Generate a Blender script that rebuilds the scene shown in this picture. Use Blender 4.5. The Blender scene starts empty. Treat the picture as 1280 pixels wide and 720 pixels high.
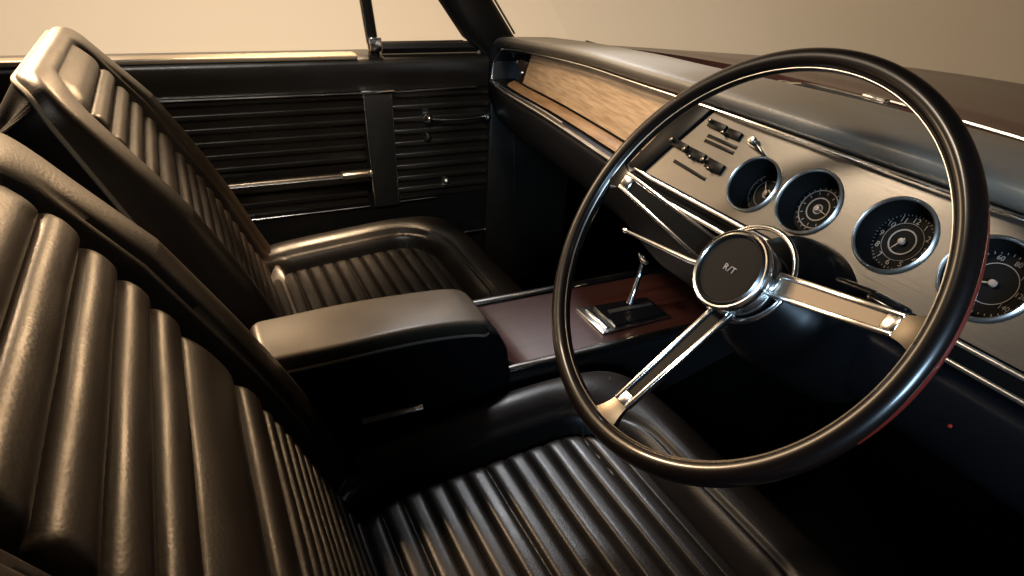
import bpy, bmesh, math, random
from math import sin, cos, pi, radians as R, sqrt, exp
from mathutils import Vector as V, Matrix
random.seed(3)
SC = bpy.context.scene
COL = SC.collection

# ------------------------------------------------------------------ camera
cd = bpy.data.cameras.new('camera'); cam = bpy.data.objects.new('camera', cd); COL.objects.link(cam)
fw = V((-0.78140655, 0.4066784, -0.4733038)); rt = V((0.434666, 0.89892481, 0.05476914)); up = V((-0.44773795, 0.1629321, 0.879195))
m = Matrix((rt, up, -fw)).transposed().to_4x4(); m.translation = V((0.78876907, -0.43577974, 0.25873942))
cam.matrix_world = m
cd.sensor_width = 36; cd.lens = 834.51 / 1280 * 36; cd.clip_start = 0.02; cd.clip_end = 200
SC.camera = cam

# ------------------------------------------------------------------ world and lamps
w = bpy.data.worlds.new('World'); SC.world = w; w.use_nodes = True
bg = w.node_tree.nodes['Background']; bg.inputs[0].default_value = (0.8, 0.72, 0.6, 1); bg.inputs[1].default_value = 0.004
SC.view_settings.view_transform = 'Standard'; SC.view_settings.look = 'None'
SC.view_settings.exposure = 0; SC.view_settings.gamma = 1

def area(name, loc, target, sx, sy, power, col, spread=180):
    l = bpy.data.lights.new(name, 'AREA'); l.shape = 'RECTANGLE'; l.size = sx; l.size_y = sy
    l.energy = power; l.color = col; l.spread = R(spread)
    o = bpy.data.objects.new(name, l); COL.objects.link(o); o.location = loc
    o.rotation_euler = (V(target) - V(loc)).to_track_quat('-Z', 'Y').to_euler()
    return o
area('far_side_softbox', (-1.55, -0.95, 0.66), (0.0, -0.50, -0.05), 0.8, 0.3, 3.6, (1.0, 0.70, 0.42), 90)
area('high_far_side_softbox', (-1.25, -1.0, 0.9), (-0.2, -0.80, 0.0), 0.5, 0.34, 14, (1.0, 0.68, 0.40), 42)
area('forward_far_side_softbox', (-1.8, 0.35, 1.15), (-0.10, -0.84, 0.18), 0.9, 0.4, 3.6, (1.0, 0.65, 0.35), 24)
area('top_softbox', (-0.7, -1.0, 1.45), (-0.05, 0.26, 0.05), 0.5, 0.4, 3.2, (1.0, 0.80, 0.58), 34)
area('door_fill', (1.1, -0.5, 1.35), (-0.74, -0.05, -0.1), 0.5, 0.3, 1.1, (1.0, 0.92, 0.8), 32)  # added fill, brightens the ribs and chrome of the far door
area('cushion_highlight_fill', (-0.9, 0.30, 1.25), (0.14, 0.06, -0.33), 0.4, 0.2, 0.85, (0.95, 0.96, 1.0), 15)  # added lamp that puts a highlight on the near seat's cushion
area('cool_side_softbox', (1.75, -0.60, 0.42), (0.58, 0.16, 0.04), 0.6, 0.4, 1.9, (0.50, 0.74, 1.0), 30)
area('window_softbox', (-0.95, -0.20, 1.2), (-0.62, -0.19, -0.34), 0.3, 0.2, 2.4, (1.0, 0.70, 0.42), 17)
area('backdrop_lamp', (-2.4, -0.4, 2.5), (-4.8, 0.7, 0.2), 1.6, 0.8, 165, (1.0, 0.85, 0.67), 165)

# ------------------------------------------------------------------ materials
def mat(name, base, rough=0.5, metal=0.0, coat=0.0, coat_r=0.1, spec=0.5):
    m = bpy.data.materials.new(name); m.use_nodes = True
    b = m.node_tree.nodes['Principled BSDF']
    b.inputs['Base Color'].default_value = (*base, 1); b.inputs['Roughness'].default_value = rough
    b.inputs['Metallic'].default_value = metal; b.inputs['Coat Weight'].default_value = coat
    b.inputs['Coat Roughness'].default_value = coat_r; b.inputs['Specular IOR Level'].default_value = spec
    return m
def nodes(m): return m.node_tree.nodes, m.node_tree.links, m.node_tree.nodes['Principled BSDF']
def bump(m, kind='noise', scale=300, strength=0.2, dist=0.001, stretch=(1, 1, 1), rvar=0.0):
    N, L, b = nodes(m)
    tc = N.new('ShaderNodeTexCoord'); mp = N.new('ShaderNodeMapping'); mp.inputs['Scale'].default_value = stretch
    L.new(tc.outputs['Object'], mp.inputs['Vector'])
    if kind == 'voronoi':
        t = N.new('ShaderNodeTexVoronoi'); t.feature = 'SMOOTH_F1'; o = t.outputs['Distance']
    else:
        t = N.new('ShaderNodeTexNoise'); t.inputs['Detail'].default_value = 6; o = t.outputs['Fac']
    t.inputs['Scale'].default_value = scale; L.new(mp.outputs[0], t.inputs['Vector'])
    bp = N.new('ShaderNodeBump'); bp.inputs['Strength'].default_value = strength; bp.inputs['Distance'].default_value = dist
    L.new(o, bp.inputs['Height']); L.new(bp.outputs[0], b.inputs['Normal'])
    if rvar:
        n2 = N.new('ShaderNodeTexNoise'); n2.inputs['Scale'].default_value = 14; n2.inputs['Detail'].default_value = 5
        L.new(tc.outputs['Object'], n2.inputs['Vector'])
        mr = N.new('ShaderNodeMapRange'); r0 = b.inputs['Roughness'].default_value
        mr.inputs['From Min'].default_value = 0.3; mr.inputs['From Max'].default_value = 0.7
        mr.inputs['To Min'].default_value = max(0.02, r0 - rvar); mr.inputs['To Max'].default_value = r0 + rvar
        L.new(n2.outputs['Fac'], mr.inputs['Value']); L.new(mr.outputs[0], b.inputs['Roughness'])
    return m
def colour_noise(m, c1, c2, scale, stretch, lo=0.35, hi=0.65, detail=8, dist=0.0):
    N, L, b = nodes(m)
    tc = N.new('ShaderNodeTexCoord'); mp = N.new('ShaderNodeMapping'); mp.inputs['Scale'].default_value = stretch
    L.new(tc.outputs['Object'], mp.inputs['Vector'])
    t = N.new('ShaderNodeTexNoise'); t.inputs['Scale'].default_value = scale; t.inputs['Detail'].default_value = detail
    t.inputs['Distortion'].default_value = dist
    L.new(mp.outputs[0], t.inputs['Vector'])
    r = N.new('ShaderNodeValToRGB'); r.color_ramp.elements[0].position = lo; r.color_ramp.elements[1].position = hi
    r.color_ramp.elements[0].color = (*c1, 1); r.color_ramp.elements[1].color = (*c2, 1)
    L.new(t.outputs['Fac'], r.inputs[0]); L.new(r.outputs[0], b.inputs['Base Color'])
    return m

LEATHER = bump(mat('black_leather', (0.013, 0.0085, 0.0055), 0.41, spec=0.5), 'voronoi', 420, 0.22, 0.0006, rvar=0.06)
CUSHL = bump(mat('shaded_cushion_leather', (0.007, 0.006, 0.0055), 0.36, spec=0.17), 'voronoi', 420, 0.2, 0.0006, rvar=0.06)  # same leather as the backrests, coloured darker for the shade on the cushions
SIDE = bump(mat('black_seat_side_vinyl', (0.004, 0.004, 0.005), 0.5, spec=0.12), 'voronoi', 400, 0.2, 0.0006, rvar=0.05)
LIDL = bump(mat('armrest_leather', (0.034, 0.028, 0.021), 0.38, spec=0.5), 'voronoi', 500, 0.14, 0.0005, rvar=0.06)
PIPE = mat('piping_vinyl', (0.30, 0.27, 0.22), 0.3)
PADM = bump(mat('dash_pad_vinyl', (0.14, 0.122, 0.097), 0.42, spec=0.6), 'voronoi', 300, 0.35, 0.0008, rvar=0.05)
VINYL = bump(mat('door_vinyl', (0.010, 0.008, 0.006), 0.34, spec=0.7), 'voronoi', 350, 0.25, 0.0006, rvar=0.05)
BLACK = bump(mat('black_plastic', (0.005, 0.005, 0.005), 0.38), 'noise', 200, 0.1, 0.0005)
GLOSS = bump(mat('gloss_black', (0.004, 0.004, 0.005), 0.16, coat=0.2), 'noise', 30, 0.04, 0.001)
CHROME = bump(mat('chrome', (0.86, 0.85, 0.83), 0.19, 1.0), 'noise', 120, 0.03, 0.0004, rvar=0.04)
SATIN = bump(mat('satin_metal', (0.50, 0.46, 0.40), 0.34, 1.0), 'noise', 90, 0.08, 0.0005, (1, 14, 14), rvar=0.05)
PANEL = bump(mat('brushed_panel', (0.105, 0.097, 0.086), 0.34, 0.85), 'noise', 260, 0.16, 0.0004, (0.06, 4, 4), rvar=0.04)
INLAY = bump(mat('spoke_inlay', (0.016, 0.014, 0.012), 0.28, 0.4), 'noise', 200, 0.08, 0.0004)
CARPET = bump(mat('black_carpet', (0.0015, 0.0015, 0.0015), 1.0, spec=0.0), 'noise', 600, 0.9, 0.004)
PAINT = bump(mat('maroon_paint', (0.045, 0.011, 0.009), 0.4, 0.1, 0.45, 0.15), 'noise', 8, 0.02, 0.002)
WOOD = mat('light_walnut_veneer', (0.35, 0.22, 0.11), 0.36, coat=0.3, coat_r=0.25)
colour_noise(WOOD, (0.19, 0.112, 0.055), (0.37, 0.25, 0.145), 42, (0.07, 3.2, 6), 0.30, 0.68, 10, 0.15)
REDWOOD = mat('dark_cherry_veneer', (0.08, 0.02, 0.012), 0.34, coat=0.8, coat_r=0.2)
colour_noise(REDWOOD, (0.012, 0.0030, 0.0022), (0.030, 0.009, 0.0065), 34, (5, 0.10, 3), 0.3, 0.7, 10, 0.15)
RIM = bump(mat('lacquered_rim', (0.005, 0.003, 0.0025), 0.30, coat=0.28, coat_r=0.06, spec=0.25), 'noise', 60, 0.05, 0.0005)
RIMRED = bump(mat('red_reflection_paint', (0.13, 0.014, 0.008), 0.35, coat=0.5, coat_r=0.15), 'noise', 60, 0.05, 0.0005)  # colour of the red reflection painted on the rim
DIAL = mat('dial_face', (0.004, 0.004, 0.004), 0.6, spec=0.08)
BEZEL = mat('bezel_metal', (0.80, 0.78, 0.74), 0.33, 1.0)
CTRL = mat('control_black', (0.003, 0.003, 0.003), 0.35, spec=0.06)
MARK = mat('dial_print', (0.19, 0.165, 0.15), 0.5)
REDM = mat('red_plastic', (0.3, 0.02, 0.015), 0.3)
RUBBER = mat('rubber', (0.01, 0.01, 0.01), 0.7)
HUBM = bump(mat('hub_disc_vinyl', (0.011, 0.009, 0.007), 0.5, spec=0.08), 'noise', 260, 0.15, 0.0004)
BRK = mat('bracket_metal', (0.075, 0.066, 0.052), 0.30, 0.9)
BACK = mat('backdrop_paper', (0.60, 0.52, 0.42), 0.95)
bump(BACK, 'noise', 2.0, 0.05, 0.01)
FLOORM = bump(mat('studio_floor_grey', (0.16, 0.13, 0.10), 0.7), 'noise', 20, 0.1, 0.004)
def glass_mat():
    m = bpy.data.materials.new('clear_glass'); m.use_nodes = True; N = m.node_tree.nodes; L = m.node_tree.links
    N.clear(); o = N.new('ShaderNodeOutputMaterial'); t = N.new('ShaderNodeBsdfTransparent'); g = N.new('ShaderNodeBsdfGlossy')
    g.inputs['Roughness'].default_value = 0.02; t.inputs[0].default_value = (0.995, 0.995, 0.99, 1)
    lw = N.new('ShaderNodeLayerWeight'); lw.inputs[0].default_value = 0.5; pw = N.new('ShaderNodeMath'); pw.operation = 'POWER'; pw.inputs[1].default_value = 6
    L.new(lw.outputs['Facing'], pw.inputs[0]); f = N.new('ShaderNodeMath'); f.operation = 'MULTIPLY'; f.inputs[1].default_value = 0.25; L.new(pw.outputs[0], f.inputs[0]); mx = N.new('ShaderNodeMixShader')
    L.new(f.outputs[0], mx.inputs[0]); L.new(t.outputs[0], mx.inputs[1]); L.new(g.outputs[0], mx.inputs[2]); L.new(mx.outputs[0], o.inputs[0])
    return m
GLASS = glass_mat()

# ------------------------------------------------------------------ helpers
def empty(name, label, cat, loc=(0, 0, 0), group=None):
    o = bpy.data.objects.new(name, None); COL.objects.link(o); o.location = loc
    o.empty_display_size = 0.05
    o['label'] = label; o['category'] = cat
    if group: o['group'] = group
    return o
def link(name, me, mt, parent=None, label=None):
    o = bpy.data.objects.new(name, me); COL.objects.link(o)
    if mt is not None and not me.materials: me.materials.append(mt)
    if parent is not None:
        o.parent = parent
        off = V((0, 0, 0)); q = parent
        while q is not None: off += q.location; q = q.parent
        o.location = -off if parent.get('_abs') is None else (0, 0, 0)
    if label: o['label'] = label
    return o
class MB:
    """collects shapes; build() links them as ONE mesh"""
    def __init__(s): s.v = []; s.f = []; s.mi = []
    def add(s, vs, fs, mi=0):
        n = len(s.v); s.v += [tuple(v) for v in vs]; s.f += [tuple(i + n for i in f) for f in fs]; s.mi += [mi] * len(fs)
        return s
    def box(s, c, size, M=None, bev=0.0, seg=2, mi=0):
        bm = bmesh.new(); bmesh.ops.create_cube(bm, size=1)
        for v in bm.verts: v.co = V((v.co.x * size[0], v.co.y * size[1], v.co.z * size[2]))
        if bev > 0: bmesh.ops.bevel(bm, geom=bm.edges[:], offset=bev, segments=seg, profile=0.5, affect='EDGES')
        M = M or Matrix.Identity(3); c = V(c)
        bm.verts.index_update()
        s.add([M @ v.co + c for v in bm.verts], [[v.index for v in f.verts] for f in bm.faces], mi); bm.free(); return s
    def tube(s, pts, r, n=12, closed=False, cap=True, mi=0, flat=None):
        pts = [V(p) for p in pts]; N = len(pts)
        rr = r if isinstance(r, (list, tuple)) else [r] * N
        vs = []; prev = None
        for i, p in enumerate(pts):
            a = pts[(i - 1) % N] if (closed or i > 0) else p; b = pts[(i + 1) % N] if (closed or i < N - 1) else p
            t = (b - a).normalized()
            if prev is None:
                ref = V((0, 0, 1)) if abs(t.z) < 0.9 else V((1, 0, 0))
                x = t.cross(ref).normalized()
            else: x = (prev - t * prev.dot(t)).normalized()
            prev = x; y = t.cross(x)
            for k in range(n):
                a_ = 2 * pi * k / n
                fx, fy = (1, 1) if flat is None else flat
                vs.append(p + x * (cos(a_) * rr[i] * fx) + y * (sin(a_) * rr[i] * fy))
        fs = []
        for i in range(N if closed else N - 1):
            j = (i + 1) % N
            for k in range(n): fs.append((i * n + k, i * n + (k + 1) % n, j * n + (k + 1) % n, j * n + k))
        if cap and not closed: fs.append(tuple(reversed(range(n)))); fs.append(tuple(range((N - 1) * n, N * n)))
        return s.add(vs, fs, mi)
    def lathe(s, prof, o, ax, n=64, mi=0, arc=None):
        """prof: (r, h) pairs; revolve about axis ax through o"""
        ax = V(ax).normalized(); x = ax.orthogonal().normalized(); y = ax.cross(x); o = V(o); vs = []
        for r, h in prof:
            for k in range(n):
                a = 2 * pi * k / n; vs.append(o + ax * h + (x * cos(a) + y * sin(a)) * max(r, 1e-5))
        fs = []
        for i in range(len(prof) - 1):
            for k in range(n): fs.append((i * n + k, (i + 1) * n + k, (i + 1) * n + (k + 1) % n, i * n + (k + 1) % n))
        return s.add(vs, fs, mi)
    def loft(s, rings, closed=True, cap=False, mi=0):
        n = len(rings[0]); vs = [p for r in rings for p in r]; fs = []
        for i in range(len(rings) - 1):
            for k in range(n if closed else n - 1):
                fs.append((i * n + k, i * n + (k + 1) % n, (i + 1) * n + (k + 1) % n, (i + 1) * n + k))
        if cap: fs.append(tuple(reversed(range(n)))); fs.append(tuple(range((len(rings) - 1) * n, len(rings) * n)))
        return s.add(vs, fs, mi)
    def prism(s, poly, o, X, Y, Nn, d, bev=0.0, mi=0):
        """extrude a 2D outline (in X,Y at o) by d along Nn"""
        o = V(o); X = V(X); Y = V(Y); Nn = V(Nn)
        bm = bmesh.new(); vs = [bm.verts.new(o + X * a + Y * b) for a, b in poly]; f = bm.faces.new(vs)
        r = bmesh.ops.extrude_face_region(bm, geom=[f]); nv = [e for e in r['geom'] if isinstance(e, bmesh.types.BMVert)]
        for v in nv: v.co += Nn * d
        bmesh.ops.recalc_face_normals(bm, faces=bm.faces[:])
        if bev > 0: bmesh.ops.bevel(bm, geom=bm.edges[:], offset=bev, segments=2, profile=0.5, affect='EDGES')
        bm.verts.index_update()
        s.add([v.co.copy() for v in bm.verts], [[v.index for v in f.verts] for f in bm.faces], mi); bm.free(); return s
    def mesh(s, name, smooth=True, angle=40):
        me = bpy.data.meshes.new(name); me.from_pydata(s.v, [], s.f)
        bm = bmesh.new(); bm.from_mesh(me); bmesh.ops.recalc_face_normals(bm, faces=bm.faces[:]); 
        if smooth:
            ca = R(angle)
            for e in bm.edges:
                if len(e.link_faces) == 2 and e.calc_face_angle(0) > ca: e.smooth = False
            for f in bm.faces: f.smooth = True
        bm.to_mesh(me); bm.free(); me.update(); return me
    def build(s, name, mt, parent=None, label=None, smooth=True, angle=40):
        me = s.mesh(name, smooth, angle)
        mts = mt if isinstance(mt, (list, tuple)) else [mt]
        for q in mts: me.materials.append(q)
        if len(mts) > 1:
            for i, k in enumerate(s.mi): me.polygons[i].material_index = k
        return link(name, me, None, parent, label)
def lerp(a, b, t): return a + (b - a) * t
def interp(x, tab):
    if x <= tab[0][0]: return tab[0][1]
    for (x0, y0), (x1, y1) in zip(tab, tab[1:]):
        if x <= x1:
            return lerp(y0, y1, (x - x0) / (x1 - x0))
    return tab[-1][1]
def sinterp(x, tab, h=0.03):
    return sum(interp(x + d * h, tab) for d in (-1.5, -1, -.5, 0, .5, 1, 1.5)) / 7
def catmull(P, n=12):
    P = [V(p) for p in P]; Q = [2 * P[0] - P[1]] + P + [2 * P[-1] - P[-2]]; out = []
    for i in range(1, len(Q) - 2):
        a, b, c, d = Q[i - 1:i + 3]
        for k in range(n):
            t = k / n
            out.append(0.5 * ((2 * b) + (c - a) * t + (2 * a - 5 * b + 4 * c - d) * t * t + (3 * b - a - 3 * c + d) * t ** 3))
    out.append(P[-1]); return out

# ------------------------------------------------------------------ the setting
mb = MB(); rings = []
# curved paper backdrop: sweeps round behind the car and onto the floor
for k in range(49):
    a = R(-50 + 200 * k / 48); rad = 5.0
    cx, cy = -rad * cos(a) * 1.0, rad * sin(a)
    prof = [(1.0, 6.5), (1.0, 0.2), (0.985, -0.25), (0.95, -0.55), (0.9, -0.75), (0.8, -0.86), (0.7, -0.88)]
    rings.append([(cx * q, cy * q, z) for q, z in prof])
mb.loft(rings, closed=False)
o = mb.build('backdrop', BACK); o['kind'] = 'structure'
mb = MB().box((0, 0, -0.93), (12, 12, 0.06)); o = mb.build('ground', FLOORM); o['kind'] = 'structure'

# ------------------------------------------------------------------ pads (seat cushions, backrests)
def rr_sdf(x, y, hw, hl, r):
    qx = abs(x) - (hw - r); qy = abs(y) - (hl - r)
    return -(min(max(qx, qy), 0) + sqrt(max(qx, 0) ** 2 + max(qy, 0) ** 2) - r)    # positive inside
def rr_path(hw, hl, r, n=14):
    out = []
    for cx, cy, a0 in ((hw - r, hl - r, 0), (-(hw - r), hl - r, 90), (-(hw - r), -(hl - r), 180), (hw - r, -(hl - r), 270)):
        for k in range(n + 1):
            a = R(a0 + 90 * k / n); out.append((cx + r * cos(a), cy + r * sin(a)))
    dense = []
    for i in range(len(out)):
        a = out[i]; b = out[(i + 1) % len(out)]; d = math.hypot(b[0] - a[0], b[1] - a[1]); m_ = max(1, int(d / 0.008))
        for k in range(m_): dense.append((lerp(a[0], b[0], k / m_), lerp(a[1], b[1], k / m_)))
    return dense
class Pad:
    """an upholstered slab: outline hw x hl with corner radius, an inset pleated field, rolled bolsters, seams"""
    def __init__(s, hw, hl, r, ihw, is0, is1, ir, seams, path, edge=0.03, bol=0.022, amp=0.008, thick=0.09, inset=0.0, taper=None, pw=2.9):
        s.hw, s.hl, s.r = hw, hl, r; s.ihw, s.ic, s.ihl, s.ir = ihw, (is0 + is1) / 2, (is1 - is0) / 2, ir
        s.seams = seams; s.path = path; s.edge = edge; s.bol = bol; s.amp = amp; s.thick = thick; s.inset = inset; s.taper = taper; s.pw = pw
    def din(s, x, y): return rr_sdf(x, y - s.ic, s.ihw, s.ihl, s.ir)
    def eg(s, y):
        if not s.taper: return s.edge
        q = min(1, max(0, (y + 0.16) / (s.hl + 0.14))); return lerp(s.edge, 0.016, q)
    def h(s, x, y):
        do = rr_sdf(x, y, s.hw, s.hl, s.r); di = s.din(x, y); eg = s.eg(y)
        e = min(max(do / eg, 0), 1); h = eg * (sqrt(max(0, 1 - (1 - e) ** 2)) - 1)
        if di < 0:
            u = -di / (-di + max(do, 0) + 1e-6); h += s.bol * (max(0, 4 * u * (1 - u))) ** 0.75 * (1.0 if not s.taper else min(1, max(0.0, ((s.seams[-1] + 0.09 - y) / 0.24) if x > 0 else ((s.hl - 0.01 - y) / 0.16))))
            h -= 0.004 * exp(-((di + 0.020) / 0.0028) ** 2) * (1.0 if not s.taper else min(1, max(0, (s.seams[-1] + 0.02 - y) / 0.06)))
        else:
            h -= s.inset * min(di / 0.03, 1)
            S = s.seams; f = None
            for a, b in zip(S, S[1:]):
                if a <= y < b: f = (y - a) / (b - a); wdt = b - a; break
            if f is not None:
                pill = 1 - abs(2 * f - 1) ** s.pw
                am = s.amp * min(1, wdt / 0.03)
                fall = min(1, di / 0.016) ** 0.6
                # slight sag and wrinkle so no two pleats are alike
                wob = 1 + 0.03 * sin(x * 13 + a * 91) + 0.02 * sin(x * 41 + a * 37)
                h += am * (pill * wob) * fall - 0.0035 * exp(-(min(f, 1 - f) * wdt / 0.0022) ** 2) * fall
                h += 0.0007 * sin(x * 420 + a * 60) * exp(-(min(f, 1 - f) * wdt / 0.0035) ** 2) * fall   # stitch puckers
        fade = 1.0
        if s.taper:
            sm = s.seams[-1]
            fade = min(1, max(0, ((sm + 0.02 - y) / 0.06) if x > 0 else ((s.hl - 0.03 - y) / 0.05)))
            q = min(1, max(0, (y - sm) / 0.018)); k = min(1, max(0, di / 0.03)); k = k * k * (3 - 2 * k)
            h += s.amp * 0.8 * sqrt(1 - (1 - q) ** 2) * k
        h -= 0.010 * exp(-(di / 0.005) ** 2) * fade
        h += 0.0003 * sin(x * 31 + y * 17) * sin(y * 23 - x * 11)
        return h
    def P(s, x, y, h):
        p, n = s.path(y); 
        if s.taper: x = x * s.taper(y)
        return V((x, p[0] + n[0] * h, p[1] + n[1] * h))
    def build(s, name, parent, mats, nx=120, ny=440, bname='pleated_insert', cx=0.0):
        ts = [sin(pi / 2 * sin(pi / 2 * (2 * i / nx - 1))) * 0.35 + 0.65 * (2 * i / nx - 1) for i in range(nx + 1)]
        ys = [-s.hl + 2 * s.hl * (0.5 - 0.5 * cos(pi * j / ny)) * 0.25 + 2 * s.hl * (j / ny) * 0.75 for j in range(ny + 1)]
        vs = []; info = []
        for y in ys:
            k = max(0, abs(y) - (s.hl - s.r)); W = s.hw - s.r + sqrt(max(0, s.r ** 2 - k ** 2))
            for t in ts:
                x = W * t; vs.append(s.P(x, y, s.h(x, y))); info.append((x, y))
        n1 = nx + 1; outer, inner = [], []
        for j in range(ny):
            for i in range(nx):
                q = (j * n1 + i, j * n1 + i + 1, (j + 1) * n1 + i + 1, (j + 1) * n1 + i)
                x = sum(info[k][0] for k in q) / 4; y = sum(info[k][1] for k in q) / 4
                (inner if s.din(x, y) > 0 and (not s.taper or y < s.seams[-1]) else outer).append(q)
        def sub(fs):
            used = {}; v2 = []; f2 = []
            for f in fs:
                g = []
                for k in f:
                    if k not in used: used[k] = len(v2); v2.append(V((vs[k].x + cx, vs[k].y, vs[k].z)))
                    g.append(used[k])
                f2.append(g)
            return v2, f2
        mbo = MB(); mbo.add(*sub(outer))
        # side skirt and back
        loop = [j * n1 for j in range(ny + 1)] + [ny * n1 + i for i in range(1, nx + 1)] + [j * n1 + nx for j in range(ny - 1, -1, -1)] + [i for i in range(nx - 1, 0, -1)]
        rg = []
        for d, sc in ((0, 1), (0.004, 1.006), (s.thick * 0.3, 1.02), (s.thick * 0.6, 1.02), (s.thick * 0.9, 1.0), (s.thick, 0.94), (s.thick * 1.02, 0.5), (s.thick * 1.02, 0.02)):
            rg.append([s.P(info[k][0] * sc, info[k][1] * (sc if sc < 1 else 1), -s.eg(info[k][1]) - d) + V((cx, 0, 0)) for k in loop])
        mbo.loft(rg, closed=True, mi=1)
        ob = mbo.build(name, mats, parent, angle=70)
        mi = MB(); mi.add(*sub(inner)); mi.build(bname, mats[0], ob, angle=80)
        pp = [s.P(x, y, -s.eg(y) - 0.001) + V((cx, 0, 0)) for x, y in rr_path(s.hw + 0.0015, s.hl, s.r)]
        MB().tube(pp, 0.0032, 8, closed=True).build('piping', PIPE, ob)
        return ob

def arc_path(pts, n=40, flip=1):
    """pts: (y,z) polyline -> function of arc length measured from its middle; returns point, normal"""
    C = catmull([(a, b, 0) for a, b in pts], n); L = [0]
    for a, b in zip(C, C[1:]): L.append(L[-1] + (b - a).length)
    tot = L[-1]
    def f(s):
        q = min(max(s + tot / 2, 0), tot); lo, hi = 0, len(L) - 1
        while hi - lo > 1:
            md = (lo + hi) // 2
            if L[md] <= q: lo = md
            else: hi = md
        t = (q - L[lo]) / max(L[hi] - L[lo], 1e-9); p = C[lo].lerp(C[hi], t)
        a = C[max(lo - 6, 0)]; b = C[min(hi + 6, len(C) - 1)]; d = (b - a).normalized()
        return (p.x, p.y), (d.y * flip, -d.x * flip)
    return f, tot

def make_seat(label, zs, drop, lift=0.0):
    root = empty('bucket_seat', label, 'car seat', (0, -0.15, -0.62), 'front bucket seats')
    root['_abs'] = 1
    off = V((0, 0.15, 0.62))
    # backrest, from the waist up and over the top
    bp, bl = arc_path([(a_, z_ + lift * max(0, z_ + 0.45) / 0.5) for a_, z_ in [(-0.285, -0.44), (-0.325, -0.38), (-0.400, -0.215), (-0.470, -0.085), (-0.535, 0.028), (-0.560, 0.070), (-0.584, 0.088)]])
    hl = bl / 2
    # seam positions given as heights on the back, converted to arc length
    def s_at(z):
        lo, hi = -hl, hl
        for _ in range(40):
            md = (lo + hi) / 2
            if bp(md)[0][1] < z: lo = md
            else: hi = md
        return lo
    back = Pad(0.292, hl, 0.075, 0.188, -hl + 0.03, hl - 0.035, 0.05, [s_at(z) for z in zs], bp, edge=0.044, bol=0.030, amp=0.0092, thick=0.075,
               taper=lambda y: 1.0 - 0.19 * max(0, (y + 0.10) / (hl + 0.10)) ** 1.0)
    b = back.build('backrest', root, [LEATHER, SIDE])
    cp, cl = arc_path([(-0.360, -0.392), (-0.250, -0.378), (-0.100, -0.364), (0.000, -0.358), (0.060, -0.360), (0.105, -0.376), (0.130, -0.412)], flip=-1)
    chl = cl / 2
    def s_y(y):
        lo, hi = -chl, chl
        for _ in range(40):
            md = (lo + hi) / 2
            if cp(md)[0][0] < y: lo = md
            else: hi = md
        return lo
    ys = [-0.345 + 0.0282 * k for k in range(14)]
    cush = Pad(0.292, chl, 0.09, 0.186, -chl + 0.02, s_y(0.042), 0.085, [s_y(y) for y in ys], cp, edge=0.05, bol=0.046, amp=0.0058, thick=0.10, pw=3.4)
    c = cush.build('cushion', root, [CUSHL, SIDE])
    for ob in (b, c):
        ob.location = off + V((0, 0, drop if ob is c else 0))
        for ch in ob.children: ch.location = (0, 0, 0)
    f = MB().box((0, -0.12, -0.565), (0.36, 0.36, 0.07), bev=0.008); fo = f.build('seat_frame', BLACK, root); fo.location = off
    for sx in (-0.25, 0.25):
        ho = MB().box((sx, -0.335, -0.46), (0.018, 0.10, 0.10), bev=0.006).build('hinge_bracket', SATIN, root); ho.location = off
    for i in (0, 1):
        rl = MB().box(((-0.14, 0.14)[i], -0.12, -0.61), (0.03, 0.46, 0.025), bev=0.003).build('seat_rail', SATIN, root); rl.location = off
    return root
seat = make_seat('black leather bucket seat nearest the camera, pleated cushion in front of the steering wheel',
    [-0.40, -0.38, -0.36, -0.34, -0.32, -0.302, -0.285, -0.268, -0.250, -0.232, -0.213, -0.193, -0.155, -0.086, -0.053, -0.021, 0.012, 0.045], 0.0, 0.018)
seat.location = (0.38, -0.155, -0.62 + 0.012)
seat2 = make_seat('black leather bucket seat beside the far door, its backrest top brightly lit',
    [-0.40, -0.375, -0.35, -0.325, -0.30, -0.275, -0.25, -0.225, -0.20, -0.175, -0.152, -0.128, -0.088, -0.060, -0.033, -0.006, 0.022], -0.032)
seat2.location = (-0.36, -0.158, -0.62)

def abs_root(name, label, cat, loc=(0, 0, 0), group=None):
    return empty(name, label, cat, loc, group)

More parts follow.
